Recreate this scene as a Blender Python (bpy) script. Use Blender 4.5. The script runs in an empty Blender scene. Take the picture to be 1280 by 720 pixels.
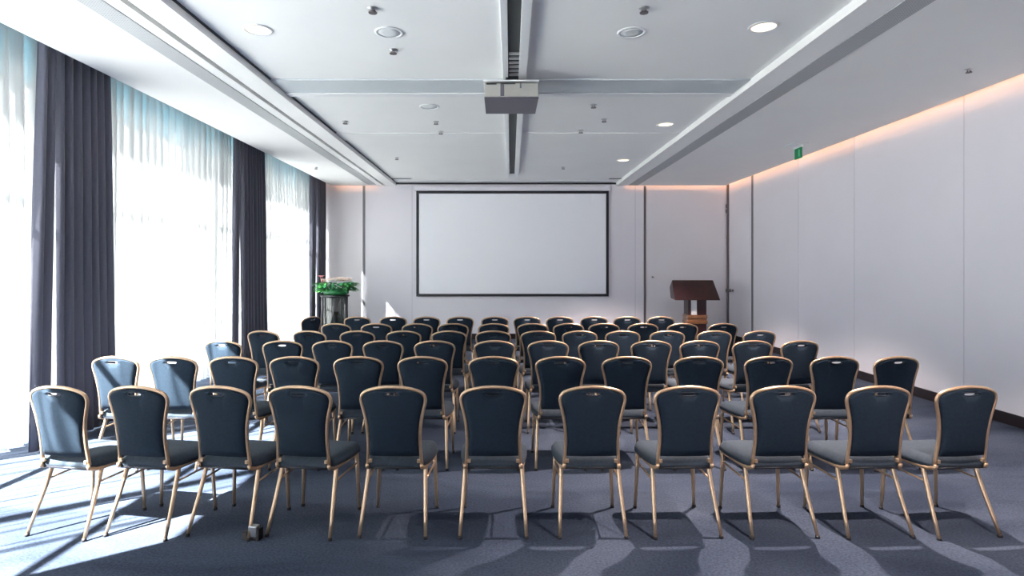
import bpy, bmesh, math, random
from mathutils import Vector, Matrix
random.seed(7)
S = bpy.context.scene
COL = S.collection
F, VX, VY, H = 740.0, 628.0, 337.0, 1.63      # focal length and vanishing point of the 1280x720 frame, eye height
D = 13.94                                      # distance of the end wall
XR, XL = 5.33, -4.75                           # side walls
YB = -3.0                                      # wall behind
ZS, ZC, ZT = 3.60, 3.68, 4.05                  # soffit, tray ceiling, slab above

# ------------------------------------------------------------------ materials
def mat(name, col, rough=0.6, metal=0.0, noise=None, bump=0.0, bscale=200, sheen=0.0, spec=0.5, coat=0.0):
    m = bpy.data.materials.new(name); m.use_nodes = True
    nt = m.node_tree; b = nt.nodes['Principled BSDF']
    b.inputs['Base Color'].default_value = (*col, 1); b.inputs['Roughness'].default_value = rough
    b.inputs['Metallic'].default_value = metal; b.inputs['Specular IOR Level'].default_value = spec
    b.inputs['Sheen Weight'].default_value = sheen; b.inputs['Coat Weight'].default_value = coat
    if noise or bump:
        tc = nt.nodes.new('ShaderNodeTexCoord')
    if noise:
        sc, amt = noise
        n = nt.nodes.new('ShaderNodeTexNoise'); n.inputs['Scale'].default_value = sc; n.inputs['Detail'].default_value = 4
        nt.links.new(tc.outputs['Object'], n.inputs['Vector'])
        r = nt.nodes.new('ShaderNodeValToRGB')
        r.color_ramp.elements[0].position = .3; r.color_ramp.elements[1].position = .7
        r.color_ramp.elements[0].color = (*[c * (1 - amt) for c in col], 1)
        r.color_ramp.elements[1].color = (*[min(1, c * (1 + amt)) for c in col], 1)
        nt.links.new(n.outputs['Fac'], r.inputs[0]); nt.links.new(r.outputs[0], b.inputs['Base Color'])
    if bump:
        n2 = nt.nodes.new('ShaderNodeTexNoise'); n2.inputs['Scale'].default_value = bscale
        nt.links.new(tc.outputs['Object'], n2.inputs['Vector'])
        bp = nt.nodes.new('ShaderNodeBump'); bp.inputs['Strength'].default_value = bump; bp.inputs['Distance'].default_value = .002
        nt.links.new(n2.outputs['Fac'], bp.inputs['Height']); nt.links.new(bp.outputs[0], b.inputs['Normal'])
    return m

def emit(name, col, s):
    m = bpy.data.materials.new(name); m.use_nodes = True
    b = m.node_tree.nodes['Principled BSDF']
    b.inputs['Base Color'].default_value = (*col, 1)
    b.inputs['Emission Color'].default_value = (*col, 1); b.inputs['Emission Strength'].default_value = s
    return m

M = {}
M['ceiling'] = mat('ceiling_paint', (.88, .88, .87), .85, noise=(1.5, .015))
M['beam'] = mat('beam_grey', (.60, .64, .66), .6)
M['soffit'] = mat('soffit_paint', (.88, .87, .86), .85, noise=(1.2, .015))
M['wall'] = mat('wall_panel', (.82, .79, .84), .55, noise=(.8, .02))
M['wall_warm'] = mat('wall_panel_end', (.83, .79, .82), .5, noise=(.8, .02))
M['seam'] = mat('seam_shadow_gap', (.20, .20, .22), .7)
M['seam_pale'] = mat('seam_pale', (.70, .68, .73), .5)
M['post'] = mat('bronze_post', (.20, .17, .17), .35, .6)
M['steel'] = mat('brushed_steel', (.62, .62, .63), .3, .9)
M['white_metal'] = mat('white_metal', (.82, .83, .84), .4, .1)
M['black'] = mat('black_trim', (.012, .012, .018), .45)
M['skirting'] = mat('dark_skirting', (.016, .011, .013), .4)
M['dark'] = mat('dark_slot', (.05, .055, .055), .6)
M['screen'] = mat('screen_fabric', (.95, .95, .99), .75)
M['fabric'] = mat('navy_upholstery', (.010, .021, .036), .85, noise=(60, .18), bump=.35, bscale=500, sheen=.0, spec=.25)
M['seat_fabric_lit'] = mat('navy_upholstery_lit', (.032, .045, .062), .8, noise=(60, .18), bump=.35, bscale=500, sheen=.05, spec=.25)  # lighter than the backs: reflected light put into the seat colour
M['gold'] = mat('champagne_gold_frame', (.60, .40, .255), .34, .75, noise=(30, .08))
M['leg'] = mat('champagne_gold_leg', (.62, .44, .29), .32, .8, noise=(30, .08))
M['rubber'] = mat('rubber', (.03, .025, .025), .7)
M['drape'] = mat('grey_drape', (.100, .100, .132), .85, noise=(40, .04), bump=.1, bscale=300, sheen=.15)
M['drape_lining'] = M['drape']
M['mullion'] = mat('window_aluminium', (.42, .46, .50), .4, .5)
M['mahogany'] = mat('mahogany', (.026, .0045, .006), .34, noise=(12, .35), coat=.15)
M['oak'] = mat('golden_wood', (.20, .085, .035), .35, noise=(10, .3), coat=.3)
M['proj'] = mat('projector_casing', (.44, .43, .40), .45, noise=(8, .05))
M['proj_base'] = mat('projector_base', (.13, .12, .15), .5)
M['leaf'] = mat('leaf_green', (.02, .17, .055), .5, noise=(9, .45))
M['leaf_bright'] = mat('leaf_bright', (.12, .50, .10), .5, noise=(9, .3))
M['petal'] = mat('petal_cream', (.85, .74, .70), .6, noise=(20, .08))
M['petal_pink'] = mat('petal_pink', (.75, .32, .35), .6)
M['concrete'] = mat('terrace_stone', (.42, .42, .41), .8, noise=(2, .08))
M['sign_green'] = emit('sign_green', (.0, .12, .045), .25)
M['sign_pale'] = emit('sign_pale', (.10, .36, .20), .35)
M['lens_warm'] = emit('lens_warm', (1, .80, .58), 1.0)
M['lens_off'] = mat('lens_off', (.74, .76, .76), .5)
M['cove'] = emit('cove_led_warm', (1, .51, .24), 9)
M['cool_led'] = emit('cool_led', (.80, .95, .95), 1.05)

def vent_mat():
    m = mat('perforated_vent', (.52, .54, .55), .6)
    nt = m.node_tree; b = nt.nodes['Principled BSDF']
    tc = nt.nodes.new('ShaderNodeTexCoord'); v = nt.nodes.new('ShaderNodeTexVoronoi'); v.inputs['Scale'].default_value = 45
    v.inputs['Randomness'].default_value = 0
    r = nt.nodes.new('ShaderNodeValToRGB'); r.color_ramp.elements[0].position = .25; r.color_ramp.elements[1].position = .4
    r.color_ramp.elements[0].color = (.14, .14, .15, 1); r.color_ramp.elements[1].color = (.46, .47, .48, 1)
    nt.links.new(tc.outputs['Object'], v.inputs['Vector']); nt.links.new(v.outputs['Distance'], r.inputs[0])
    nt.links.new(r.outputs[0], b.inputs['Base Color'])
    return m
M['vent'] = vent_mat()

def carpet_mat():
    m = bpy.data.materials.new('carpet'); m.use_nodes = True
    nt = m.node_tree; b = nt.nodes['Principled BSDF']; L = nt.links.new
    tc = nt.nodes.new('ShaderNodeTexCoord')
    n1 = nt.nodes.new('ShaderNodeTexNoise'); n1.inputs['Scale'].default_value = 1.1; n1.inputs['Detail'].default_value = 5; n1.inputs['Distortion'].default_value = .8
    mp = nt.nodes.new('ShaderNodeMapping'); mp.inputs['Scale'].default_value = (.55, 1.3, 1)
    L(tc.outputs['Object'], mp.inputs['Vector']); L(mp.outputs[0], n1.inputs['Vector'])
    r = nt.nodes.new('ShaderNodeValToRGB'); e = r.color_ramp.elements
    e[0].position = .36; e[0].color = (.029, .040, .066, 1)
    e[1].position = .66; e[1].color = (.064, .080, .116, 1)
    L(n1.outputs['Fac'], r.inputs[0])
    n2 = nt.nodes.new('ShaderNodeTexNoise'); n2.inputs['Scale'].default_value = 70; n2.inputs['Detail'].default_value = 4
    L(tc.outputs['Object'], n2.inputs['Vector'])
    r2 = nt.nodes.new('ShaderNodeValToRGB'); r2.color_ramp.elements[0].position = .35; r2.color_ramp.elements[1].position = .65
    r2.color_ramp.elements[0].color = (.72, .72, .72, 1); r2.color_ramp.elements[1].color = (1.25, 1.25, 1.25, 1)
    L(n2.outputs['Fac'], r2.inputs[0])
    mx = nt.nodes.new('ShaderNodeMix'); mx.data_type = 'RGBA'; mx.blend_type = 'MULTIPLY'; mx.inputs['Factor'].default_value = 1
    L(r.outputs[0], mx.inputs['A']); L(r2.outputs[0], mx.inputs['B']); L(mx.outputs['Result'], b.inputs['Base Color'])
    b.inputs['Roughness'].default_value = .95; b.inputs['Specular IOR Level'].default_value = .15
    n3 = nt.nodes.new('ShaderNodeTexNoise'); n3.inputs['Scale'].default_value = 350
    L(tc.outputs['Object'], n3.inputs['Vector'])
    bp = nt.nodes.new('ShaderNodeBump'); bp.inputs['Strength'].default_value = .6; bp.inputs['Distance'].default_value = .004
    L(n3.outputs['Fac'], bp.inputs['Height']); L(bp.outputs[0], b.inputs['Normal'])
    return m
M['carpet'] = carpet_mat()

def sheer_mat(name, lo, hi, al, refl=.45, sc=7.0, fr=(.40, .60)):
    m = bpy.data.materials.new(name); m.use_nodes = True
    nt = m.node_tree; nt.nodes.clear(); L = nt.links.new
    out = nt.nodes.new('ShaderNodeOutputMaterial')
    tr = nt.nodes.new('ShaderNodeBsdfTransparent'); tr.inputs[0].default_value = (.97, .99, 1, 1)
    tl = nt.nodes.new('ShaderNodeBsdfTranslucent'); tl.inputs[0].default_value = (al * .97, al * .99, al, 1)
    df = nt.nodes.new('ShaderNodeBsdfDiffuse'); df.inputs[0].default_value = (al * .97, al * .99, al, 1)
    m1 = nt.nodes.new('ShaderNodeMixShader'); m1.inputs[0].default_value = refl
    L(tl.outputs[0], m1.inputs[1]); L(df.outputs[0], m1.inputs[2])
    # opacity bands added to stripe the sunlight as folds would
    tc = nt.nodes.new('ShaderNodeTexCoord'); sp = nt.nodes.new('ShaderNodeSeparateXYZ'); L(tc.outputs['Object'], sp.inputs[0])
    cb = nt.nodes.new('ShaderNodeCombineXYZ'); L(sp.outputs['Y'], cb.inputs['X'])
    n = nt.nodes.new('ShaderNodeTexNoise'); n.inputs['Scale'].default_value = sc; n.inputs['Detail'].default_value = 3
    L(cb.outputs[0], n.inputs['Vector'])
    r = nt.nodes.new('ShaderNodeMapRange'); r.inputs['From Min'].default_value = fr[0]; r.inputs['From Max'].default_value = fr[1]
    r.inputs['To Min'].default_value = lo; r.inputs['To Max'].default_value = hi
    L(n.outputs['Fac'], r.inputs['Value'])
    m2 = nt.nodes.new('ShaderNodeMixShader')
    L(r.outputs[0], m2.inputs[0]); L(tr.outputs[0], m2.inputs[1]); L(m1.outputs[0], m2.inputs[2])
    L(m2.outputs[0], out.inputs[0])
    return m
M['sheer'] = sheer_mat('sheer_voile', .76, .97, .44, .56)
M['sheer_sunstripe'] = sheer_mat('thin_sunstripe_voile', .0, .75, .92, .45, 10.0, (.50, .62))  # for the unseen near sheer, thinned so striped sun reaches the floor

def glass_mat(name, tint, gl=.08):
    m = bpy.data.materials.new(name); m.use_nodes = True
    nt = m.node_tree; nt.nodes.clear(); L = nt.links.new
    out = nt.nodes.new('ShaderNodeOutputMaterial')
    tr = nt.nodes.new('ShaderNodeBsdfTransparent'); tr.inputs[0].default_value = (*tint, 1)
    g = nt.nodes.new('ShaderNodeBsdfGlossy'); g.inputs['Roughness'].default_value = .03
    mx = nt.nodes.new('ShaderNodeMixShader'); mx.inputs[0].default_value = gl
    L(tr.outputs[0], mx.inputs[1]); L(g.outputs[0], mx.inputs[2]); L(mx.outputs[0], out.inputs[0])
    return m
M['glass'] = glass_mat('window_glass', (.96, .98, .985), .04)
def frosted_mat():
    m = bpy.data.materials.new('frosted_cyan_glass'); m.use_nodes = True
    nt = m.node_tree; nt.nodes.clear(); L = nt.links.new
    out = nt.nodes.new('ShaderNodeOutputMaterial')
    tl = nt.nodes.new('ShaderNodeBsdfTranslucent'); tl.inputs[0].default_value = (.13, .30, .36, 1)
    g = nt.nodes.new('ShaderNodeBsdfDiffuse'); g.inputs[0].default_value = (.35, .62, .70, 1)
    mx = nt.nodes.new('ShaderNodeMixShader'); mx.inputs[0].default_value = .3
    L(tl.outputs[0], mx.inputs[1]); L(g.outputs[0], mx.inputs[2]); L(mx.outputs[0], out.inputs[0])
    return m
M['glass_blue'] = frosted_mat()
M['smoke_glass'] = glass_mat('smoked_glass', (.22, .25, .24), .12)

# ------------------------------------------------------------------ mesh helpers
def add_box(bm, x0, x1, y0, y1, z0, z1, bev=0.0):
    g = bmesh.ops.create_cube(bm, size=1.0)
    v = g['verts']
    for p in v:
        p.co = Vector(((x0 + x1) / 2 + p.co.x * (x1 - x0), (y0 + y1) / 2 + p.co.y * (y1 - y0), (z0 + z1) / 2 + p.co.z * (z1 - z0)))
    if bev:
        es = list({e for p in v for e in p.link_edges})
        bmesh.ops.bevel(bm, geom=es, offset=bev, segments=2, affect='EDGES', profile=.5)

def add_tube(bm, pts, rad, n=10, caps=True, flat=1.0):
    pts = [Vector(p) for p in pts]
    if not isinstance(rad, (list, tuple)): rad = [rad] * len(pts)
    rings = []; up = None
    for i, p in enumerate(pts):
        t = (pts[min(i + 1, len(pts) - 1)] - pts[max(i - 1, 0)]).normalized()
        if up is None:
            up = Vector((0, 1, 0)) if abs(t.y) < .8 else Vector((1, 0, 0))
        a = (up - t * up.dot(t)).normalized(); up = a; b = t.cross(a)
        rings.append([bm.verts.new(p + a * math.cos(k * 2 * math.pi / n) * rad[i] + b * math.sin(k * 2 * math.pi / n) * rad[i] * flat) for k in range(n)])
    for r0, r1 in zip(rings, rings[1:]):
        for k in range(n):
            bm.faces.new((r0[k], r0[(k + 1) % n], r1[(k + 1) % n], r1[k]))
    if caps:
        bm.faces.new(rings[0][::-1]); bm.faces.new(rings[-1])

def add_lathe(bm, prof, cx=0, cy=0, n=32):
    rings = []
    for r, z in prof:
        rings.append([bm.verts.new((cx + r * math.cos(k * 2 * math.pi / n), cy + r * math.sin(k * 2 * math.pi / n), z)) for k in range(n)])
    for r0, r1 in zip(rings, rings[1:]):
        for k in range(n):
            bm.faces.new((r0[k], r0[(k + 1) % n], r1[(k + 1) % n], r1[k]))
    bm.faces.new(rings[0][::-1]); bm.faces.new(rings[-1])

def link(name, bm, m, parent=None, smooth=False):
    bmesh.ops.recalc_face_normals(bm, faces=bm.faces)
    me = bpy.data.meshes.new(name); bm.to_mesh(me); bm.free()
    if smooth:
        for p in me.polygons: p.use_smooth = True
    me.materials.append(m)
    o = bpy.data.objects.new(name, me); COL.objects.link(o); o.parent = parent
    return o

def box(name, m, b, parent=None, bev=0.0):
    bm = bmesh.new(); add_box(bm, *b, bev=bev); return link(name, bm, m, parent)

def struct(o):
    o['kind'] = 'structure'; return o

def thing(name, label, cat, loc=(0, 0, 0), rz=0.0, group=None):
    o = bpy.data.objects.new(name, None); COL.objects.link(o)
    o.empty_display_size = .1
    o.location = loc; o.rotation_euler = (0, 0, rz); o['label'] = label; o['category'] = cat
    if group: o['group'] = group
    return o

def tag(o, label, cat, group=None):
    o['label'] = label; o['category'] = cat
    if group: o['group'] = group
    return o

def copy_tree(o, parent=None):
    c = o.copy(); COL.objects.link(c); c.parent = parent
    for ch in list(o.children): copy_tree(ch, c)
    return c

def at_z(px, py, z):                 # the point of the horizontal plane z seen at a pixel
    d = (H - z) * F / (py - VY)
    return ((px - VX) * d / F, d, z)

# ------------------------------------------------------------------ room shell
struct(box('floor', M['carpet'], (XL - .15, XR + .15, YB, D + .15, -.08, 0)))
struct(box('wall_right', M['wall'], (XR, XR + .15, YB, D + .15, 0, ZT)))
wb = struct(box('wall_back', M['wall_warm'], (XL - .15, XR, D, D + .15, 0, ZT)))
struct(box('wall_front', M['wall'], (XL - .15, XR, YB - .15, YB, 0, ZT)))
struct(box('ceiling_slab', M['ceiling'], (XL - .15, XR + .15, YB - .15, D + .15, ZT, ZT + .1)))
TL, TR = -2.50, 2.67                 # tray edges
ce = struct(box('ceiling', M['ceiling'], (TL, TR, YB, D, ZC, ZC + .05)))
bm = bmesh.new()
add_box(bm, -4.0, -2.80, YB, D - .08, ZS, ZS + .04); add_box(bm, -2.74, TL, YB, D - .08, ZS, ZS + .04); add_box(bm, -4.0, -3.96, YB, D - .08, ZS + .04, ZS + .10)
struct(link('ceiling_soffit_window', bm, M['soffit']))
bm = bmesh.new()
add_box(bm, TR, XR - .10, YB, D - .08, ZS, ZS + .04)
struct(link('ceiling_soffit_inner', bm, M['soffit']))
# upright faces of the tray
struct(box('trim_1', M['ceiling'], (TL - .03, TL, YB, D, ZS + .04, ZC)))
struct(box('trim_2', M['ceiling'], (TR, TR + .03, YB, D, ZS + .04, ZC)))
# dark soffit slot, window side; then a strip painting shade at the tray edge
struct(box('trim_3', M['dark'], (-2.82, -2.72, YB, D - .05, ZS + .04, ZS + .05)))
struct(box('trim_4', M['dark'], (TL, TL + .02, YB, D - .05, ZC - .012, ZC)))
# white lip along end of the tray and shadow gap under it
struct(box('trim_5', M['white_metal'], (TL, TR, D - .34, D - .04, ZC - .008, ZC)))
struct(box('trim_6', M['black'], (TL, TR, D - .035, D, 3.635, ZC)))
# crossing ceiling beams
bx0 = 6.35
struct(box('trim_7', M['beam'], (TL + .01, TR - .01, bx0, bx0 + .46, ZC - .018, ZC), bev=.003))
struct(box('trim_8', M['ceiling'], (TL + .01, TR - .01, 8.85, 9.35, ZC - .014, ZC), bev=.004))
struct(box('trim_9', M['white_metal'], (TL + .01, TR - .01, bx0 + .46, bx0 + .58, ZC - .03, ZC), bev=.004))
# cove led strips lying on the soffit backs
cl = tag(box('cove_light', M['cove'], (XR - .17, XR - .155, YB + .05, D - .1, ZS + .17, ZS + .185)), 'long warm cove light glowing along the top of the long plain wall', 'light')
cl2 = tag(box('cove_light', M['cove'], (TR + .15, XR - .12, D - .15, D - .135, ZS + .17, ZS + .185)), 'warm cove light above the end wall door near the lectern', 'light')
cl3 = tag(box('cove_light', M['cove'], (-4.0, TL - .4, D - .15, D - .135, ZS + .17, ZS + .185)), 'short warm cove light above the end wall by the flower stand', 'light')
# end of side zones closed beside the tray
struct(box('trim_10', M['soffit'], (TR + .03, TR + .2, D - .08, D, ZS, ZS + .04)))
struct(box('trim_11', M['soffit'], (TL - .40, TL - .03, D - .08, D, ZS, ZS + .04)))
# air vents
tag(box('ceiling_vent', M['vent'], (-3.11, -2.92, YB + .02, D - .25, ZS - .006, ZS), bev=.002), 'long perforated grey vent strip in the ceiling on the window side', 'vent', 'long ceiling vents')
tag(box('ceiling_vent', M['vent'], (2.94, 3.16, YB + .02, D - .12, ZS - .006, ZS), bev=.002), 'long dark grey vent strip in the ceiling on the plain wall side', 'vent', 'long ceiling vents')
def slot(px, py, w, label):
    x, y, z = at_z(px, py, ZC)
    t = thing('ceiling_slot', label, 'vent', (x, y, ZC), 0, 'short dark ceiling slots')
    box('frame', M['white_metal'], (-w / 2 - .03, w / 2 + .03, -.07, .07, -.008, 0), t, .003)
    box('opening', M['dark'], (-w / 2, w / 2, -.045, .045, -.012, -.0075), t, .002)
slot(500, 222.8, .50, 'short dark slot in the ceiling corner towards the flower stand')
slot(775, 222.8, .48, 'short dark slot in the ceiling corner towards the lectern')

# end wall joints
def wx(px, d=D): return (px - VX) * d / F
struct(box('trim_12', M['seam'], (wx(453.5), wx(456.5), D - .012, D, 0, ZS)))
struct(box('trim_13', M['seam_pale'], (wx(514.5), wx(515.8), D - .006, D, 0, ZS)))
struct(box('trim_14', M['seam_pale'], (wx(793.4), wx(794.6), D - .006, D, 0, ZS)))
struct(box('trim_15', M['post'], (wx(804.6), wx(807.2), D - .015, D, 0, ZS)))
cw = struct(box('trim_16', M['wall'], (wx(456.5), wx(804.6), D - .004, D, 0, 3.635)))
# side wall joints
def wy(px): return XR * F / (px - VX)
for i, (px, w, m) in enumerate([(940.5, .045, 'seam'), (998, .006, 'seam_pale'), (1068, .005, 'seam_pale'), (1205, .004, 'seam_pale')]):
    y = wy(px); struct(box('trim_%d' % (17 + i), M[m], (XR - .006, XR, y - w, y + w, .12, ZT - .05)))
struct(box('baseboard_right', M['skirting'], (XR - .018, XR, YB, D, 0, .124), bev=.003))
struct(box('baseboard_back', M['skirting'], (XL, XR - .02, D - .018, D - .004, 0, .124), bev=.003))
# door leaves: end wall and side wall, sharing the corner post
d1 = thing('door_1', 'pale door panel in the end wall behind the lectern', 'door', (0, 0, 0)); d1['kind'] = 'structure'
box('panel', M['wall_warm'], (wx(808), wx(906.5), D - .012, D - .001, .13, ZS + .25), d1)
t = bmesh.new(); lx, lz = wx(815.5), H - 9.5 * D / F
add_lathe(t, [(.022, 0), (.022, .02), (.016, .03), (.016, .055), (.004, .058)], n=16)
bmesh.ops.transform(t, matrix=Matrix.Translation((lx, D - .012, lz)) @ Matrix.Rotation(math.pi / 2, 4, 'X'), verts=t.verts)
link('lock', t, M['post'], d1, True)
t = bmesh.new(); add_box(t, lx - .018, lx + .045, D - .055, D - .04, lz - .02, lz - .005, .003); link('latch', t, M['steel'], d1)
d2 = thing('door_2', 'pale door panel in the long wall near the corner post', 'door', (0, 0, 0)); d2['kind'] = 'structure'
box('panel', M['wall'], (XR - .012, XR - .001, wy(939) + .03, D - .05, .13, ZS + .30), d2)
t = bmesh.new(); ly = wy(917); hz = 1.63 - 26 * ly / F
add_lathe(t, [(.03, 0), (.03, .012), (.014, .016), (.014, .05), (.034, .055), (.038, .075), (.028, .095), (.004, .10)], n=20)
bmesh.ops.transform(t, matrix=Matrix.Translation((XR - .012, ly, hz)) @ Matrix.Rotation(-math.pi / 2, 4, 'Y'), verts=t.verts)
link('door_handle', t, M['post'], d2, True)
cp = struct(box('trim_21', M['post'], (XR - .05, XR - .001, D - .045, D - .001, 0, ZS + .12), bev=.004))
for z in (3.12, 3.0, 1.14):
    t = bmesh.new(); add_tube(t, [(XR - .06, D - .055, z - .05), (XR - .06, D - .055, z + .05)], .016, 10)
    add_box(t, XR - .09, XR - .05, D - .06, D - .04, z - .04, z + .04, .003)
    link('hinge', t, M['post'], cp, False)

# ------------------------------------------------------------------ window wall
w = thing('window_1', 'floor to ceiling glazed window wall', 'window'); w['kind'] = 'structure'
bm = bmesh.new()
ys = [-.4 + 3.1 * k for k in range(-1, 6)]
for y in [YB + .03] + [q for q in ys if YB < q < D] + [D - .03]:
    add_box(bm, XL - .10, XL, y - .03, y + .03, 0, ZT)
for z in (.04, 1.26, 2.71):
    add_box(bm, XL - .08, XL - .03, YB, D, z - .02, z + .02)
add_box(bm, XL - .10, XL, YB, D, 3.44, 3.50); add_box(bm, XL - .10, XL, YB, D, ZT - .06, ZT)
link('window_frame', bm, M['mullion'], w)
box('window_glass', M['glass'], (XL - .055, XL - .045, YB, D, 0, 3.47), w)
box('tinted_glass', M['glass_blue'], (XL - .055, XL - .045, YB, D, 3.47, ZT), w)
struct(box('exterior_ground', M['concrete'], (-40, XL - .15, -30, 50, -.30, -.10)))

def cloth(name, m, x, y0, y1, z0, z1, period, amp, seed, th=.004, flare=0.0, ny=None, lean=0.0, bot=None):
    rnd = random.Random(seed)
    L = y1 - y0; ny = ny or max(24, int(L / period * 12)); nz = 14
    ph = [rnd.uniform(0, 6.28) for _ in range(4)]
    bm = bmesh.new(); rows = []
    for j in range(nz + 1):
        v = j / nz; z = z0 + (z1 - z0) * v; row = []
        for i in range(ny + 1):
            u = i / ny; s = u * L
            a = amp * (.75 + .25 * math.sin(2.1 * s + ph[0])) * (.65 + .35 * math.sin(math.pi * min(1, (1 - v) * 1.2 + .15)))
            q = 2 * math.pi * s / period + .5 * math.sin(1.7 * s / period * .6 + ph[1]) + .35 * math.sin(3.0 * v + ph[2])
            dx = a * math.sin(q) + .25 * a * math.sin(2.3 * q + ph[3])
            if th: dx = a * (2 * abs(math.sin(q / 2)) ** .8 - 1) * (.8 + .2 * math.sin(.37 * q + ph[3]))
            uu = (u - .5) * (1 + flare * (1 - v)) + .5
            yt = y0 + uu * L
            if bot: yt = yt * v + (bot[0] + uu * (bot[1] - bot[0])) * (1 - v)
            row.append(bm.verts.new((x + dx, yt + .25 * a * math.cos(q), z)))
        rows.append(row)
    for a, b in zip(rows, rows[1:]):
        for k in range(ny): bm.faces.new((a[k], a[k + 1], b[k + 1], b[k]))
    o = link(name, bm, m, None, True)
    if th:
        md = o.modifiers.new('thickness', 'SOLIDIFY'); md.thickness = th
    return o

def hooks(o, x, y0, y1, period):
    bm = bmesh.new(); n = int((y1 - y0) / period)
    add_box(bm, x - .012, x + .012, y0, y1, ZT - .05, ZT - .02)
    link('curtain_rail', bm, M['white_metal'], o)

XD, XS = -4.17, -4.45
sh = [(2.16, 4.9, 'unseen sheer curtain thinned to let striped sun in beside the nearest chairs'), (4.93, 5.72, 'sheer white curtain on the window side, in front of the first dark drape'),
      (5.75, 9.75, 'sheer white curtain between the two big dark drapes'), (9.78, D - .06, 'sheer white curtain nearest the screen wall')]
for i, (a, b, l) in enumerate(sh):
    o = cloth('sheer_curtain', M['sheer_sunstripe' if i == 0 else 'sheer'], XS, a, b, .015, ZT - .04, .16, .058 if i else .03, 20 + i, th=0)
    tag(o, l, 'curtain', 'sheer window curtains')
dr = [(5.34, 5.52, 'narrow grey drape strip in the pair nearest the viewer', (5.22, 5.44)), (5.52, 6.26, 'wide dark grey drape nearest the viewer, floor length', (5.53, 6.38)),
      (9.21, 9.40, 'narrow grey drape strip of the middle pair', (9.13, 9.34)), (9.42, 10.29, 'wide dark grey drape of the middle pair', (9.50, 10.5)),
      (12.86, 13.20, 'narrow grey drape strip behind the flower stand', None), (13.30, D - .05, 'grey drape in the corner against the end wall', None),
      (.35, 1.92, 'wide dark grey drape beside the viewer', None)]
for i, (a, b, l, bt) in enumerate(dr):
    o = cloth('dark_drape', M['drape'], XD, a, b, .012, ZT - .04, .112, .052, 40 + i, bot=bt, ny=int((b - a) / .115 * 18))
    tag(o, l, 'curtain', 'dark grey drapes')

# ------------------------------------------------------------------ chairs
def back_y(x, z, w=.2):
    t = max(0, min(1, (z - .42) / .51))
    return -.195 - .065 * t ** 1.4 - .018 * math.sin(math.pi * t) * (1 - (x / w) ** 2) + .012 * (x / w) ** 2

OUT = [(.168, .43), (.163, .50), (.160, .56), (.161, .62), (.166, .68), (.175, .735), (.187, .785), (.196, .825), (.195, .851),
       (.184, .874), (.158, .891), (.122, .903), (.080, .912), (.040, .9165), (0, .918)]
def smooth_outline(pts, n=4):
    out = []
    P = [pts[0]] + pts + [(-pts[-2][0], pts[-2][1])]
    for i in range(1, len(P) - 2):
        for k in range(n):
            t = k / n; a, b, c, d = P[i - 1], P[i], P[i + 1], P[i + 2]
            out.append(tuple(.5 * ((2 * b[q]) + (-a[q] + c[q]) * t + (2 * a[q] - 5 * b[q] + 4 * c[q] - d[q]) * t * t + (-a[q] + 3 * b[q] - 3 * c[q] + d[q]) * t ** 3) for q in (0, 1)))
    out.append(pts[-1]); return out
half = smooth_outline(OUT, 2)
full = half + [(-x, z) for x, z in half[-2::-1]]

def panel_bm():
    """upholstered back: rings running from the rim to the hand hole"""
    def rim(inset):
        pts = []
        for i, (x, z) in enumerate(full):
            a = Vector(full[max(i - 1, 0)]); b = Vector(full[min(i + 1, len(full) - 1)])
            t = (b - a).normalized(); n = Vector((-t.y, t.x))
            p = Vector((x, z)) + n * inset
            pts.append((p.x, max(p.y, .484 + .0)))
        pts = [p for p in pts if p[1] > .4841]
        zb = .484
        pts = [(pts[0][0], zb)] + pts + [(pts[-1][0], zb)]
        nb = 14
        x0 = pts[-1][0]; x1 = pts[0][0]
        return pts + [(x0 + (x1 - x0) * k / nb, zb) for k in range(1, nb)]
    R = rim(.010)
    c = Vector((0, .876)); n = len(R)
    hole = []
    for (x, z) in R:                      # matching point on the hole: by angle in a stretched frame
        dx, dz = x, (z - c.y)
        ang = math.atan2(dz * (1.0 if dz > 0 else .35), dx * .28)
        hx = .046 * math.copysign(abs(math.cos(ang)) ** .6, math.cos(ang)); hz = .0105 * math.copysign(abs(math.sin(ang)) ** .8, math.sin(ang))
        hole.append((hx, c.y + hz))
    bm = bmesh.new(); K = 9; grid = {}
    for side in (0, 1):
        for k in range(K + 1):
            s = k / K
            ring = []
            for (rx, rz), (hx, hz) in zip(R, hole):
                ss = s
                x = rx + (hx - rx) * ss; z = rz + (hz - rz) * ss
                edge = min(1, s * 6); h = .006 + .012 * math.sin(edge * math.pi / 2)
                if s > .85: h *= 1 - .5 * ((s - .85) / .15)
                dist = math.hypot(hx - rx, hz - rz)
                if dist < .06: h = .006 + (h - .006) * .3
                y = back_y(x, z) + (h * 1.3 if side else -h)
                ring.append(bm.verts.new((x, y, z)))
            grid[side, k] = ring
    for side in (0, 1):
        for k in range(K):
            a, b = grid[side, k], grid[side, k + 1]
            for i in range(n): bm.faces.new((a[i], a[(i + 1) % n], b[(i + 1) % n], b[i]))
    for k in (0, K):
        a, b = grid[0, k], grid[1, k]
        for i in range(n): bm.faces.new((a[i], a[(i + 1) % n], b[(i + 1) % n], b[i]))
    return bm, hole

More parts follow.
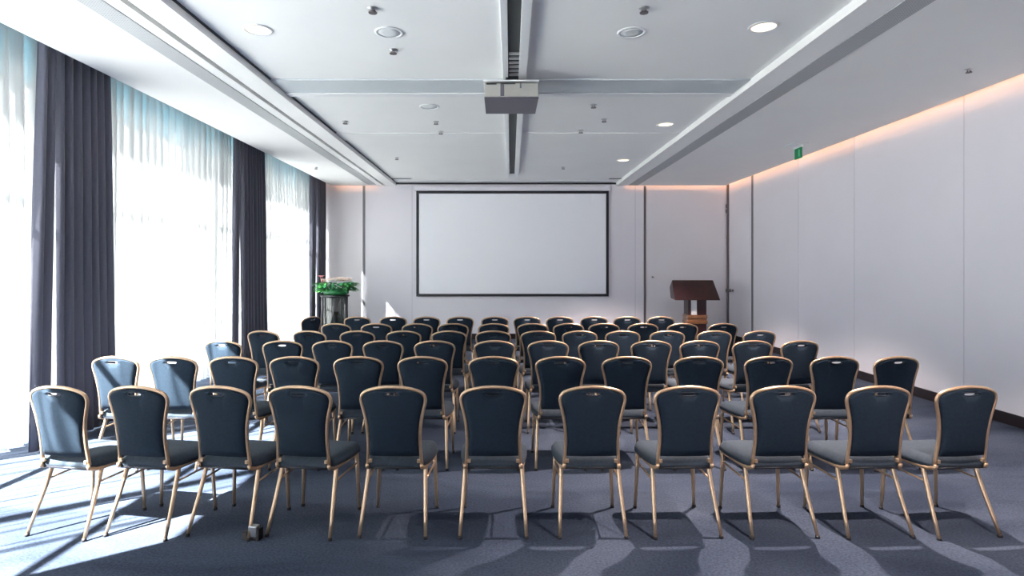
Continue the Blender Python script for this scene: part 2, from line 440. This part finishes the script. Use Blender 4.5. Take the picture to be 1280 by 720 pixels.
def make_chair():
    t = thing('banquet_chair', 'x', 'chair')
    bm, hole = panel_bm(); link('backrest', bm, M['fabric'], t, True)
    bm = bmesh.new()                                                   # bezel round the hand hole
    loop = sorted(set(hole), key=lambda p: math.atan2((p[1] - .876) * 4, p[0]))
    N = 28; pts = [(.046 * math.copysign(abs(math.cos(a)) ** .6, math.cos(a)), .876 + .0105 * math.copysign(abs(math.sin(a)) ** .8, math.sin(a))) for a in [2 * math.pi * k / N for k in range(N + 1)]]
    add_tube(bm, [(x, back_y(x, z) - .009, z) for x, z in pts], .0028, 6)
    link('hand_hole_rim', bm, M['black'], t, True)
    bm = bmesh.new(); add_tube(bm, [(x, back_y(x, z), z) for x, z in full], .0108, 10, flat=1.0); link('back_frame', bm, M['gold'], t, True)
    # seat cushion
    bm = bmesh.new(); nx, ny = 16, 16; lay = []
    def hw(v): return .178 + .042 * min(1, v * 1.6) if v < .62 else .220 - .0
    prof = [(-1, .0), (-.55, .0)]
    def seat_pt(u, v, top):
        y = -.185 + .425 * v
        wv = .172 + .046 * math.sin(min(1, v * 1.5) * math.pi / 2)
        r = max(0, (v - .80) / .20); wv *= 1 - .10 * r ** 2.5
        e = 1 - abs(u) ** 5; f = 1 - max(0, (v - .5) * 2) ** 5; g = 1 - max(0, (.5 - v) * 2) ** 8
        crown = min(e, f, g)
        z = .430 + .046 * max(0, crown) ** .45 if top else .405 + .0 * u
        z += -.012 * r ** 2
        return (u * wv, y, z)
    for top in (True, False):
        lay.append([[bm.verts.new(seat_pt(-1 + 2 * i / nx, j / ny, top)) for i in range(nx + 1)] for j in range(ny + 1)])
    for L_ in lay:
        for j in range(ny):
            for i in range(nx): bm.faces.new((L_[j][i], L_[j][i + 1], L_[j + 1][i + 1], L_[j + 1][i]))
    A, B = lay
    for i in range(nx):
        for j in (0, ny): bm.faces.new((A[j][i], A[j][i + 1], B[j][i + 1], B[j][i]))
    for j in range(ny):
        for i in (0, nx): bm.faces.new((A[j][i], A[j + 1][i], B[j + 1][i], B[j][i]))
    link('seat', bm, M['seat_fabric_lit'], t, True)
    # seat frame tube
    bm = bmesh.new()
    fr = [(-.168, -.200, .432), (-.170, -.192, .412), (-.176, -.15, .398), (-.182, -.10, .396), (-.196, 0, .396), (-.203, .14, .394), (-.196, .20, .394), (-.17, .222, .394), (0, .228, .394)]
    rads = [.011, .0125, .014, .0135, .011] + [.0105] * 4
    fr = fr + [(-x, y, z) for x, y, z in fr[-2::-1]]
    add_tube(bm, fr, rads + rads[-2::-1], 8)
    link('seat_frame', bm, M['gold'], t, True)
    bm = bmesh.new(); add_tube(bm, [(-.165, -.180, .404), (.165, -.180, .404)], .008, 8); link('crossbar', bm, M['black'], t, True)
    for s in (-1, 1):
        bm = bmesh.new()
        add_tube(bm, [(s * .178, -.105, .412), (s * .179, -.112, .385), (s * .182, -.135, .32), (s * .188, -.172, .22), (s * .196, -.218, .11), (s * .202, -.258, .012)],
                 [.0125, .0135, .0135, .0125, .0115, .0105], 10)
        lg = link('leg', bm, M['leg'], t, True)
        bm = bmesh.new(); add_tube(bm, [(s * .2015, -.257, .018), (s * .203, -.2595, 0)], [.0125, .0135], 10); link('foot_cap', bm, M['rubber'], lg, True)
        bm = bmesh.new()
        add_tube(bm, [(s * .188, .198, .40), (s * .192, .202, .28), (s * .198, .207, .14), (s * .203, .212, .012)], [.0135, .013, .012, .0105], 10)
        lg = link('leg', bm, M['leg'], t, True)
        bm = bmesh.new(); add_tube(bm, [(s * .203, .212, .018), (s * .2035, .2125, 0)], [.0125, .0135], 10); link('foot_cap', bm, M['rubber'], lg, True)
        bm = bmesh.new(); add_tube(bm, [(s * .182, -.138, .312), (s * .186, 0, .316), (s * .191, .200, .322)], .0065, 8); link('stretcher', bm, M['gold'], t, True)
        bm = bmesh.new(); add_box(bm, s * .150 - .010, s * .150 + .010, -.203, -.186, .440, .462, .003); link('bracket', bm, M['leg'], t)  # added block stands in for the light gap between leg and seat
    return t

ORD = ['first', 'second', 'third', 'fourth', 'fifth', 'sixth', 'seventh', 'eighth', 'ninth', 'tenth', 'eleventh', 'twelfth', 'thirteenth']
rows = [
    ('sixth', 481.9, [68, 168, 271.5, 372, 490, 616.5, 741.5, 861, 982, 1102, 1213.5], {0: 10, 1: 9, 2: 9, 3: 8, 4: 2, 5: 0, 6: 0, 7: -2, 8: -2.5, 9: -3, 10: -6}),
    ('fifth', 445.0, [141, 214, 290, 366.5, 447, 527.5, 617, 701, 784.5, 875, 963, 1046, 1124], {0: 5, 1: 3, 12: -8}),
    ('fourth', 425.2, [277, 352, 414.5, 478, 543, 618, 685.5, 749, 815, 876, 942, 1002], {0: 9, 11: -8}),
    ('third', 413.0, [327.5, 385.5, 446, 504, 561, 616.5, 673, 725, 779, 835, 894, 951], {0: 12, 1: 10, 11: -8}),
    ('second', 403.9, [419, 470, 521, 566, 617, 666, 711, 755.5, 804.5, 854, 905], {0: 6, 10: -8}),
    ('first', 395.4, [391, 446, 491, 533, 575, 618.5, 659, 700, 743, 784.5, 827], {0: -64}),
]
SPECIAL = {(0, 0): 'chair with sunlit back beside the first drape, window end of the row farthest from screen',
           (0, 10): 'chair nearest the plain long wall in the row farthest from the screen',
           (0, 5): 'centre chair, sixth from the windows, in the row farthest from the screen',
           (0, 2): 'third chair from the windows, one foot at the floor clamp, in farthest row',
           (0, 3): 'fourth chair from the windows, one foot at the floor clamp, in farthest row',
           (1, 0): 'chair with a streak of sun on its back, window end of fifth row from screen',
           (5, 0): 'chair turned sideways below the flower stand at window end of the front row'}
proto = make_chair(); first = True
for ri, (rn, ty, cs, rot) in enumerate(rows):
    d = (H - .93) * F / (ty - VY) if ri else 3.58
    for ci, px in enumerate(cs):
        c = proto if first else copy_tree(proto)
        first = False
        base = (px - VX) / 600.0
        yaw = rot.get(ci, -base * 5 + random.uniform(-1.5, 1.5))
        rz = -math.radians(yaw)
        X = (px - VX) * d / F
        off = Matrix.Rotation(rz, 3, 'Z') @ Vector((0, -.265, 0))
        c.location = (X - off.x, d - off.y, 0); c.rotation_euler = (0, 0, rz)
        lb = SPECIAL.get((ri, ci))
        if not lb:
            if ci == len(cs) - 1: lb = 'navy banquet chair with gold frame, wall end of the %s row from screen' % rn
            elif ci == 0: lb = 'navy banquet chair with gold frame, window end of the %s row from screen' % rn
            else: lb = 'navy gold-framed banquet chair, %s from the windows in %s row from screen' % (ORD[ci], rn)
        c['label'] = lb
        c['group'] = 'banquet chairs in the %s row from the screen' % rn

# clamp on the floor between two feet
x, y, _ = at_z(319.5, 671, 0)
t = thing('floor_clamp', 'small grey clamp joining two chair feet on the carpet, window side of nearest row', 'clamp', (x, y - .03, 0), -.15)
box('body', M['steel'], (-.024, .030, -.022, .022, .018, .085), t, .006)
box('jaw', M['rubber'], (-.062, -.026, -.028, .024, .0, .05), t, .006)
box('jaw', M['rubber'], (.032, .050, -.026, .026, .0, .07), t, .005)
box('base', M['rubber'], (-.05, .045, -.02, .02, .0, .018), t, .003)

# ------------------------------------------------------------------ projection screen
x0, x1 = wx(520.3, D - .06), wx(761, D - .06); z1 = H + (337 - 238.6) * (D - .06) / F; z0 = H - (370.6 - 337) * (D - .06) / F
t = thing('projection_screen', 'large blank white projection screen with black border on the end wall', 'screen', ((x0 + x1) / 2, D - .03, z0))
hw_, hh = (x1 - x0) / 2, z1 - z0; b = .062
box('surface', M['screen'], (-hw_ + b, hw_ - b, -.016, -.008, b, hh - b), t)
bm = bmesh.new()
add_box(bm, -hw_, hw_, -.030, .0262, 0, b, .004); add_box(bm, -hw_, hw_, -.030, .020, hh - b, hh, .004)
add_box(bm, -hw_, -hw_ + b * .9, -.029, .019, b, hh - b); add_box(bm, hw_ - b * .9, hw_, -.029, .019, b, hh - b)
link('border', bm, M['black'], t)
box('housing', M['wall'], (-hw_ - .04, hw_ + .04, -.035, .026, hh + .006, hh + .115), t, .006)

# ------------------------------------------------------------------ projector track and projector
def zc_pt(px, py): return Vector(at_z(px, py, ZC))
pa, pb = zc_pt(643.8, 1), zc_pt(640.3, 216)
dv = (pb - pa).normalized(); pa = pa - dv * 2.2; Lk = (pb - pa).length; ang = math.atan2(dv.y, dv.x) - math.pi / 2
t = thing('ceiling_track', 'long white ceiling track with dark slot running towards the screen', 'track', (pa.x, pa.y, ZC), ang)
bm = bmesh.new()
add_box(bm, -.115, -.058, 0, Lk, -.04, 0, .004); add_box(bm, .050, .13, 0, Lk, -.06, 0, .004); add_box(bm, -.10, .10, Lk, Lk + .35, -.04, 0, .004)
link('rail', bm, M['white_metal'], t)
box('slot', M['dark'], (-.058, .050, 0, Lk, -.015, 0), t)
bm = bmesh.new()
for k in range(6):
    yy = 3.2 + k * .12; add_box(bm, -.05, .05, yy, yy + .05, -.035, -.02, .002)
link('carriage', bm, M['steel'], t)
pd = 6.0; pxc = wx(639.3, pd)
t = thing('projector', 'grey box projector hanging under the ceiling track', 'projector', (pxc, pd, 3.37), 0)
box('casing', M['proj'], (-.275, .275, 0, .57, .012, .155), t, .010)
box('base_plate', M['proj_base'], (-.275, .275, .0, .60, -.004, .012), t, .003)
box('top_plate', M['white_metal'], (-.285, .28, -.005, .56, .168, .184), t, .003)
bm = bmesh.new(); add_box(bm, -.255, -.15, -.008, .004, .135, .150, .002); add_box(bm, -.10, .04, -.008, .004, .138, .150, .002); link('vent_slot', bm, M['dark'], t)
box('connector_strip', M['proj_base'], (-.112, -.075, -.006, .004, .02, .15), t, .002)
box('cable_cover', M['proj_base'], (.085, .10, -.006, .004, .10, .15), t, .002)
bm = bmesh.new(); add_tube(bm, [(.12, .57, .08), (.12, .62, .08)], .05, 20); link('lens', bm, M['black'], t, True)
bm = bmesh.new()
for sx in (-.2, .2):
    for sy in (.1, .46): add_tube(bm, [(sx, sy, .15), (sx, sy, .17)], .01, 8)
for sx in (-.03, .04): add_tube(bm, [(sx, .24, .18), (sx, .24, .295)], .016, 10)
add_box(bm, -.06, .07, .18, .30, .27, .295, .003)
link('mount', bm, M['dark'], t)

# ------------------------------------------------------------------ lights in the ceiling
def downlight(px, py, lit, label, power=0, z=ZC):
    x, y, z = at_z(px, py, z)
    t = thing('downlight', label, 'light', (x, y, z), 0, 'round ceiling downlights')
    bm = bmesh.new(); add_lathe(bm, [(.118, 0), (.125, -.004), (.122, -.010), (.102, -.012), (.098, -.004), (.098, 0)], n=32); link('trim_ring', bm, M['white_metal'], t, True)
    bm = bmesh.new(); add_lathe(bm, [(.097, -.002), (.097, -.006), (.05, -.0085), (.004, -.009)], n=32); link('lens', bm, M['lens_warm' if lit else 'lens_off'], t, True)
    if power:
        l = bpy.data.lights.new('downlight_lamp', 'SPOT'); l.energy = power; l.spot_size = math.radians(95); l.spot_blend = .5; l.shadow_soft_size = .05; l.color = (1, .82, .74)
        o = bpy.data.objects.new('downlight_lamp', l); COL.objects.link(o); o.parent = t; o.location = (0, 0, -.03)
    return t
DL = 620
downlight(322, 36.5, True, 'lit round downlight nearest the window side drape', 15)
downlight(954.5, 33, True, 'large lit round downlight in the ceiling above the chairs by the plain wall', DL)
downlight(832, 155, True, 'small lit round downlight halfway to the screen, by the tray edge', DL * 1.1)
downlight(779.5, 200, True, 'tiny lit round downlight nearest the screen', DL * 1.1)
downlight(486.5, 40, False, 'unlit round downlight left of the ceiling track, before the crossing beam')
downlight(789.5, 40, False, 'unlit round downlight right of the ceiling track, before the crossing beam')
downlight(537, 133, False, 'unlit round downlight behind the crossing beam, left of the projector')
for yy, xx in ((-1.3, 2.37), (-1.3, -2.2)):  # unseen lamps added behind the view to brighten ceiling and walls
    t = downlight(640, -400, True, 'added unseen fill downlight far behind the viewer, %s' % ('plain wall side' if xx > 0 else 'window side'), DL * .4); t.location = (xx, yy, ZC)
t = downlight(640, -400, True, 'lit round downlight behind the viewer near the plain wall', DL * .5); t.location = (2.37, 2.0, ZC)

def sprinkler(px, py, label, z=ZC, s=1.0):
    x, y, z = at_z(px, py, z)
    t = thing('sprinkler_head', label, 'sprinkler', (x, y, z), 0, 'ceiling sprinkler heads')
    bm = bmesh.new(); add_lathe(bm, [(.042 * s, 0), (.040 * s, -.006), (.020 * s, -.010), (.016 * s, -.016), (.004, -.018)], n=16); link('plate', bm, M['steel'], t, True)
    bm = bmesh.new()
    for k in (-1, 1): add_tube(bm, [(k * .010, 0, -.014), (k * .018, 0, -.024), (k * .004, 0, -.036)], .005, 6)
    add_lathe(bm, [(.003, -.032), (.034 * s, -.034), (.034 * s, -.040), (.003, -.041)], n=16)
    link('deflector', bm, M['post'], t)
for px, py, l in [(466, 10, 'dark sprinkler head nearest the viewer on the window side of the track'), (491.5, 62, 'dark sprinkler head just before the crossing beam, window side'),
                  (805, 10, 'dark sprinkler head nearest the viewer on the plain wall side of track'), (431.5, 151.5, 'tiny sprinkler near the window edge behind the crossing beam'),
                  (545, 152, 'tiny sprinkler between projector and window edge, behind the beam'), (551, 164.5, 'sprinkler with dark plate just before the flat ceiling band'),
                  (742, 131, 'dark sprinkler just behind the crossing beam, plain wall side'), (755, 149, 'faint sprinkler between projector and middle lit downlight'),
                  (726, 163, 'dark sprinkler before the flat ceiling band, plain wall side'), (704, 209, 'tiny sprinkler close to the screen, plain wall side'),
                  (496, 197, 'tiny sprinkler close to the screen, window side')]:
    sprinkler(px, py, l)
sprinkler(1211, 86, 'small dark sprinkler in the lower ceiling above the plain wall', ZS, .8)
sprinkler(395, 209, 'small sprinkler in the lower ceiling near the middle drape', ZS, .8)

# ------------------------------------------------------------------ exit sign
x, y, z = at_z(998, 180.5, ZS)
t = thing('exit_sign', 'small green lit exit sign hanging from the ceiling by the plain wall', 'sign', (x, y, ZS))
box('panel', M['sign_green'], (-.012, .012, -.10, .10, -.225, -.060), t, .002)
bm = bmesh.new(); add_box(bm, -.0135, .0135, -.06, -.03, -.20, -.09)
link('pictogram', bm, M['sign_pale'], t)
bm = bmesh.new(); add_box(bm, -.022, .022, -.12, .12, -.060, -.03, .004); add_box(bm, -.16, .10, -.14, .14, -.012, 0, .003)
for k in (-.1, .1): add_tube(bm, [(0, k, -.03), (0, k, -.005)], .008, 8)
link('bracket', bm, M['white_metal'], t)

# ------------------------------------------------------------------ lectern
ld = 12.9
t = thing('lectern', 'dark mahogany lectern with broad slanted top in front of end wall', 'lectern', (wx(868.5, ld), ld, 0), math.radians(-2))
s = ld / F
def LZ(py): return H - (py - VY) * s
bm = bmesh.new()      # broad slanted desk: raked apron towards the room and sloping top
zt, zm, zb = LZ(350), LZ(356), LZ(374.5)
v = [(-.50, -.30, zb), (.455, -.30, zb), (.325, -.14, zm), (-.515, -.14, zm), (-.515, -.10, zt), (.36, -.10, zt),
     (-.46, .26, zb + .02), (.42, .26, zb + .02), (-.47, .30, zt - .16), (.36, .30, zt - .16)]
vs = [bm.verts.new(p) for p in v]
for f in [(0, 1, 2, 3), (3, 2, 5, 4), (4, 5, 9, 8), (8, 9, 7, 6), (6, 7, 1, 0), (0, 3, 4, 8), (0, 8, 6), (1, 9, 5), (1, 5, 2), (1, 7, 9)]:
    bm.faces.new([vs[k] for k in f])
bmesh.ops.bevel(bm, geom=bm.edges[:], offset=.006, segments=1, affect='EDGES')
link('desk', bm, M['mahogany'], t)
zc0, zc1 = LZ(392), zb + .03
box('column', M['mahogany'], (.0, .205, -.16, .20, .10, zc1), t, .008)
box('column', M['mahogany'], (-.185, -.125, -.16, .20, zc0 - .05, zc1), t, .006)
box('panel', M['white_metal'], (-.125, .0, -.15, .16, zc0 - .02, zc1), t, .003)
bm = bmesh.new(); add_box(bm, -.205, .215, -.19, .22, LZ(397), LZ(393), .008); add_box(bm, -.195, .205, -.175, .21, LZ(400), LZ(397), .006); add_box(bm, -.21, .22, -.195, .225, LZ(404), LZ(400), .01)
link('moulding', bm, M['oak'], t)
box('lower_body', M['mahogany'], (-.19, .20, -.17, .20, .08, LZ(404)), t, .01)
box('foot', M['mahogany'], (-.26, .27, -.25, .26, 0, .08), t, .012)

# ------------------------------------------------------------------ flower stand with arrangement
fd = 12.75; fx = wx(418.5, fd); s = fd / F
def FZ(py): return H - (py - VY) * s
t = thing('flower_pedestal', 'smoked glass pedestal with dark posts near the corner drape', 'pedestal', (fx, fd, 0))
ztop = FZ(369)
bm = bmesh.new(); add_lathe(bm, [(.20, .06), (.245, .12), (.25, ztop - .04), (.245, ztop - .03)], n=28); link('drum', bm, M['smoke_glass'], t, True)
bm = bmesh.new(); add_lathe(bm, [(.05, .05), (.07, .30), (.05, .7), (.09, ztop - .05)], n=20); link('inner_vase', bm, M['post'], t, True)
for k in range(4):
    a = math.pi / 4 + k * math.pi / 2 + .12
    bm = bmesh.new(); add_tube(bm, [(.27 * math.cos(a) * 1.25, .27 * math.sin(a), 0), (.26 * math.cos(a) * 1.3, .26 * math.sin(a), ztop)], .020, 8); link('post', bm, M['black'], t, True)
bm = bmesh.new(); add_lathe(bm, [(.30, ztop - .03), (.31, ztop - .02), (.31, ztop), (.30, ztop + .005)], n=32); link('top_plate', bm, M['black'], t, True)
bm = bmesh.new(); add_lathe(bm, [(.30, .0), (.30, .05), (.26, .07)], n=32); link('base', bm, M['black'], t, True)

def leaf(bm, p, dr, L, w, rnd):
    dr = dr.normalized(); side = dr.cross(Vector((0, 0, 1))); side = side.normalized() if side.length > .01 else Vector((1, 0, 0))
    up = side.cross(dr).normalized()
    rows_ = []
    for k in range(5):
        q = k / 4; c = p + dr * L * q - Vector((0, 0, 1)) * L * .35 * q * q
        ww = w * math.sin(math.pi * (.12 + .85 * q)) * .5
        rows_.append((bm.verts.new(c - side * ww + up * ww * .3), bm.verts.new(c), bm.verts.new(c + side * ww + up * ww * .3)))
    for a, b in zip(rows_, rows_[1:]):
        bm.faces.new((a[0], a[1], b[1], b[0])); bm.faces.new((a[1], a[2], b[2], b[1]))
t = thing('flower_arrangement', 'wide low arrangement of green leaves and cream flowers on the pedestal', 'flowers', (fx + .03, fd, ztop))
rnd = random.Random(3)
bm = bmesh.new(); add_lathe(bm, [(.20, .004), (.26, .03), (.27, .10), (.22, .14)], n=24); link('bowl', bm, M['leaf'], t, True)
for nm, m, cnt, bias in (('foliage', 'leaf', 260, 0), ('bright_foliage', 'leaf_bright', 90, 1)):
    bm = bmesh.new()
    for k in range(cnt):
        a = rnd.uniform(0, 2 * math.pi)
        if bias: a = math.pi + rnd.gauss(0, .55) if k % 3 else rnd.gauss(0, .5)
        r = rnd.uniform(.18, .33); e = rnd.uniform(.0, .6)
        p = Vector((math.cos(a) * r * 1.12, math.sin(a) * r * .9, rnd.uniform(.09, .26)))
        leaf(bm, p, Vector((math.cos(a) * 1.2, math.sin(a), e)), rnd.uniform(.10, .19), rnd.uniform(.05, .08), rnd)
    o = link(nm, bm, M[m], t, True)
for k in range(46):
    a = rnd.uniform(0, 2 * math.pi); r = .30 * math.sqrt(rnd.random()) * 1.15
    bm = bmesh.new(); cx, cy, cz = math.cos(a) * r + .04, math.sin(a) * r * .75, .29 + .07 * (1 - (r / .35) ** 2) + rnd.uniform(-.03, .03)
    if k in (3, 9): cx, cz = -.30 + .03 * k / 9, .40
    for q in range(7):
        b2 = q * 2 * math.pi / 7
        leaf(bm, Vector((cx, cy, cz)), Vector((math.cos(b2), math.sin(b2), .7)), .085, .062, rnd)
    add_lathe(bm, [(.004, cz), (.014, cz + .012), (.004, cz + .024)], cx, cy, 8)
    if k in (3, 9): add_tube(bm, [(cx + .05, cy, .2), (cx, cy, cz)], .004, 5)
    link('bloom', bm, M['petal_pink' if k in (3, 9, 15, 21) else 'petal'], t, True)

# ------------------------------------------------------------------ daylight, sun, camera
W = bpy.data.worlds.new('world'); S.world = W; W.use_nodes = True
nt = W.node_tree; bg = nt.nodes['Background']
tc = nt.nodes.new('ShaderNodeTexCoord'); sp = nt.nodes.new('ShaderNodeSeparateXYZ'); nt.links.new(tc.outputs['Generated'], sp.inputs[0])
rp = nt.nodes.new('ShaderNodeValToRGB'); e = rp.color_ramp.elements
e[0].position = 0; e[0].color = (.95, .955, .955, 1); e[1].position = .75; e[1].color = (.80, .87, .95, 1)
nt.links.new(sp.outputs['Z'], rp.inputs[0]); nt.links.new(rp.outputs[0], bg.inputs['Color']); bg.inputs['Strength'].default_value = 1.9

def lamp(name, kind, loc, rot, energy, col=(1, 1, 1)):
    l = bpy.data.lights.new(name, kind); l.energy = energy; l.color = col
    o = bpy.data.objects.new(name, l); COL.objects.link(o); o.location = loc; o.rotation_euler = rot; return o
el = math.radians(44); hd = Vector((.8, .6, 0)).normalized()
dirv = Vector((hd.x * math.cos(el), hd.y * math.cos(el), -math.sin(el)))
sun = lamp('sun', 'SUN', (-12, -6, 10), dirv.to_track_quat('-Z', 'Y').to_euler(), 48.0, (1, .97, .93)); sun.data.angle = math.radians(.6)
pt = lamp('window_portal', 'AREA', (XL - .13, (YB + D) / 2, ZT / 2), (0, -math.pi / 2, 0), 1)
pt.data.shape = 'RECTANGLE'; pt.data.size = ZT; pt.data.size_y = D - YB; pt.data.cycles.is_portal = True

cam = bpy.data.cameras.new('camera'); co = bpy.data.objects.new('camera', cam); COL.objects.link(co)
co.location = (0, 0, H); co.rotation_euler = (math.pi / 2, 0, 0)
cam.sensor_width = 36; cam.lens = F / 1280 * 36; cam.shift_x = (640 - VX) / 1280; cam.shift_y = -(360 - VY) / 1280; cam.clip_start = .05
S.camera = co
S.view_settings.view_transform = 'Standard'; S.view_settings.look = 'None'; S.view_settings.exposure = 1.1; S.view_settings.gamma = 1
S.view_settings.use_curve_mapping = False
S.cycles.use_denoising = True; S.cycles.max_bounces = 12; S.cycles.diffuse_bounces = 6; S.cycles.transparent_max_bounces = 12
S.cycles.sample_clamp_indirect = 6; S.cycles.caustics_reflective = False; S.cycles.caustics_refractive = False
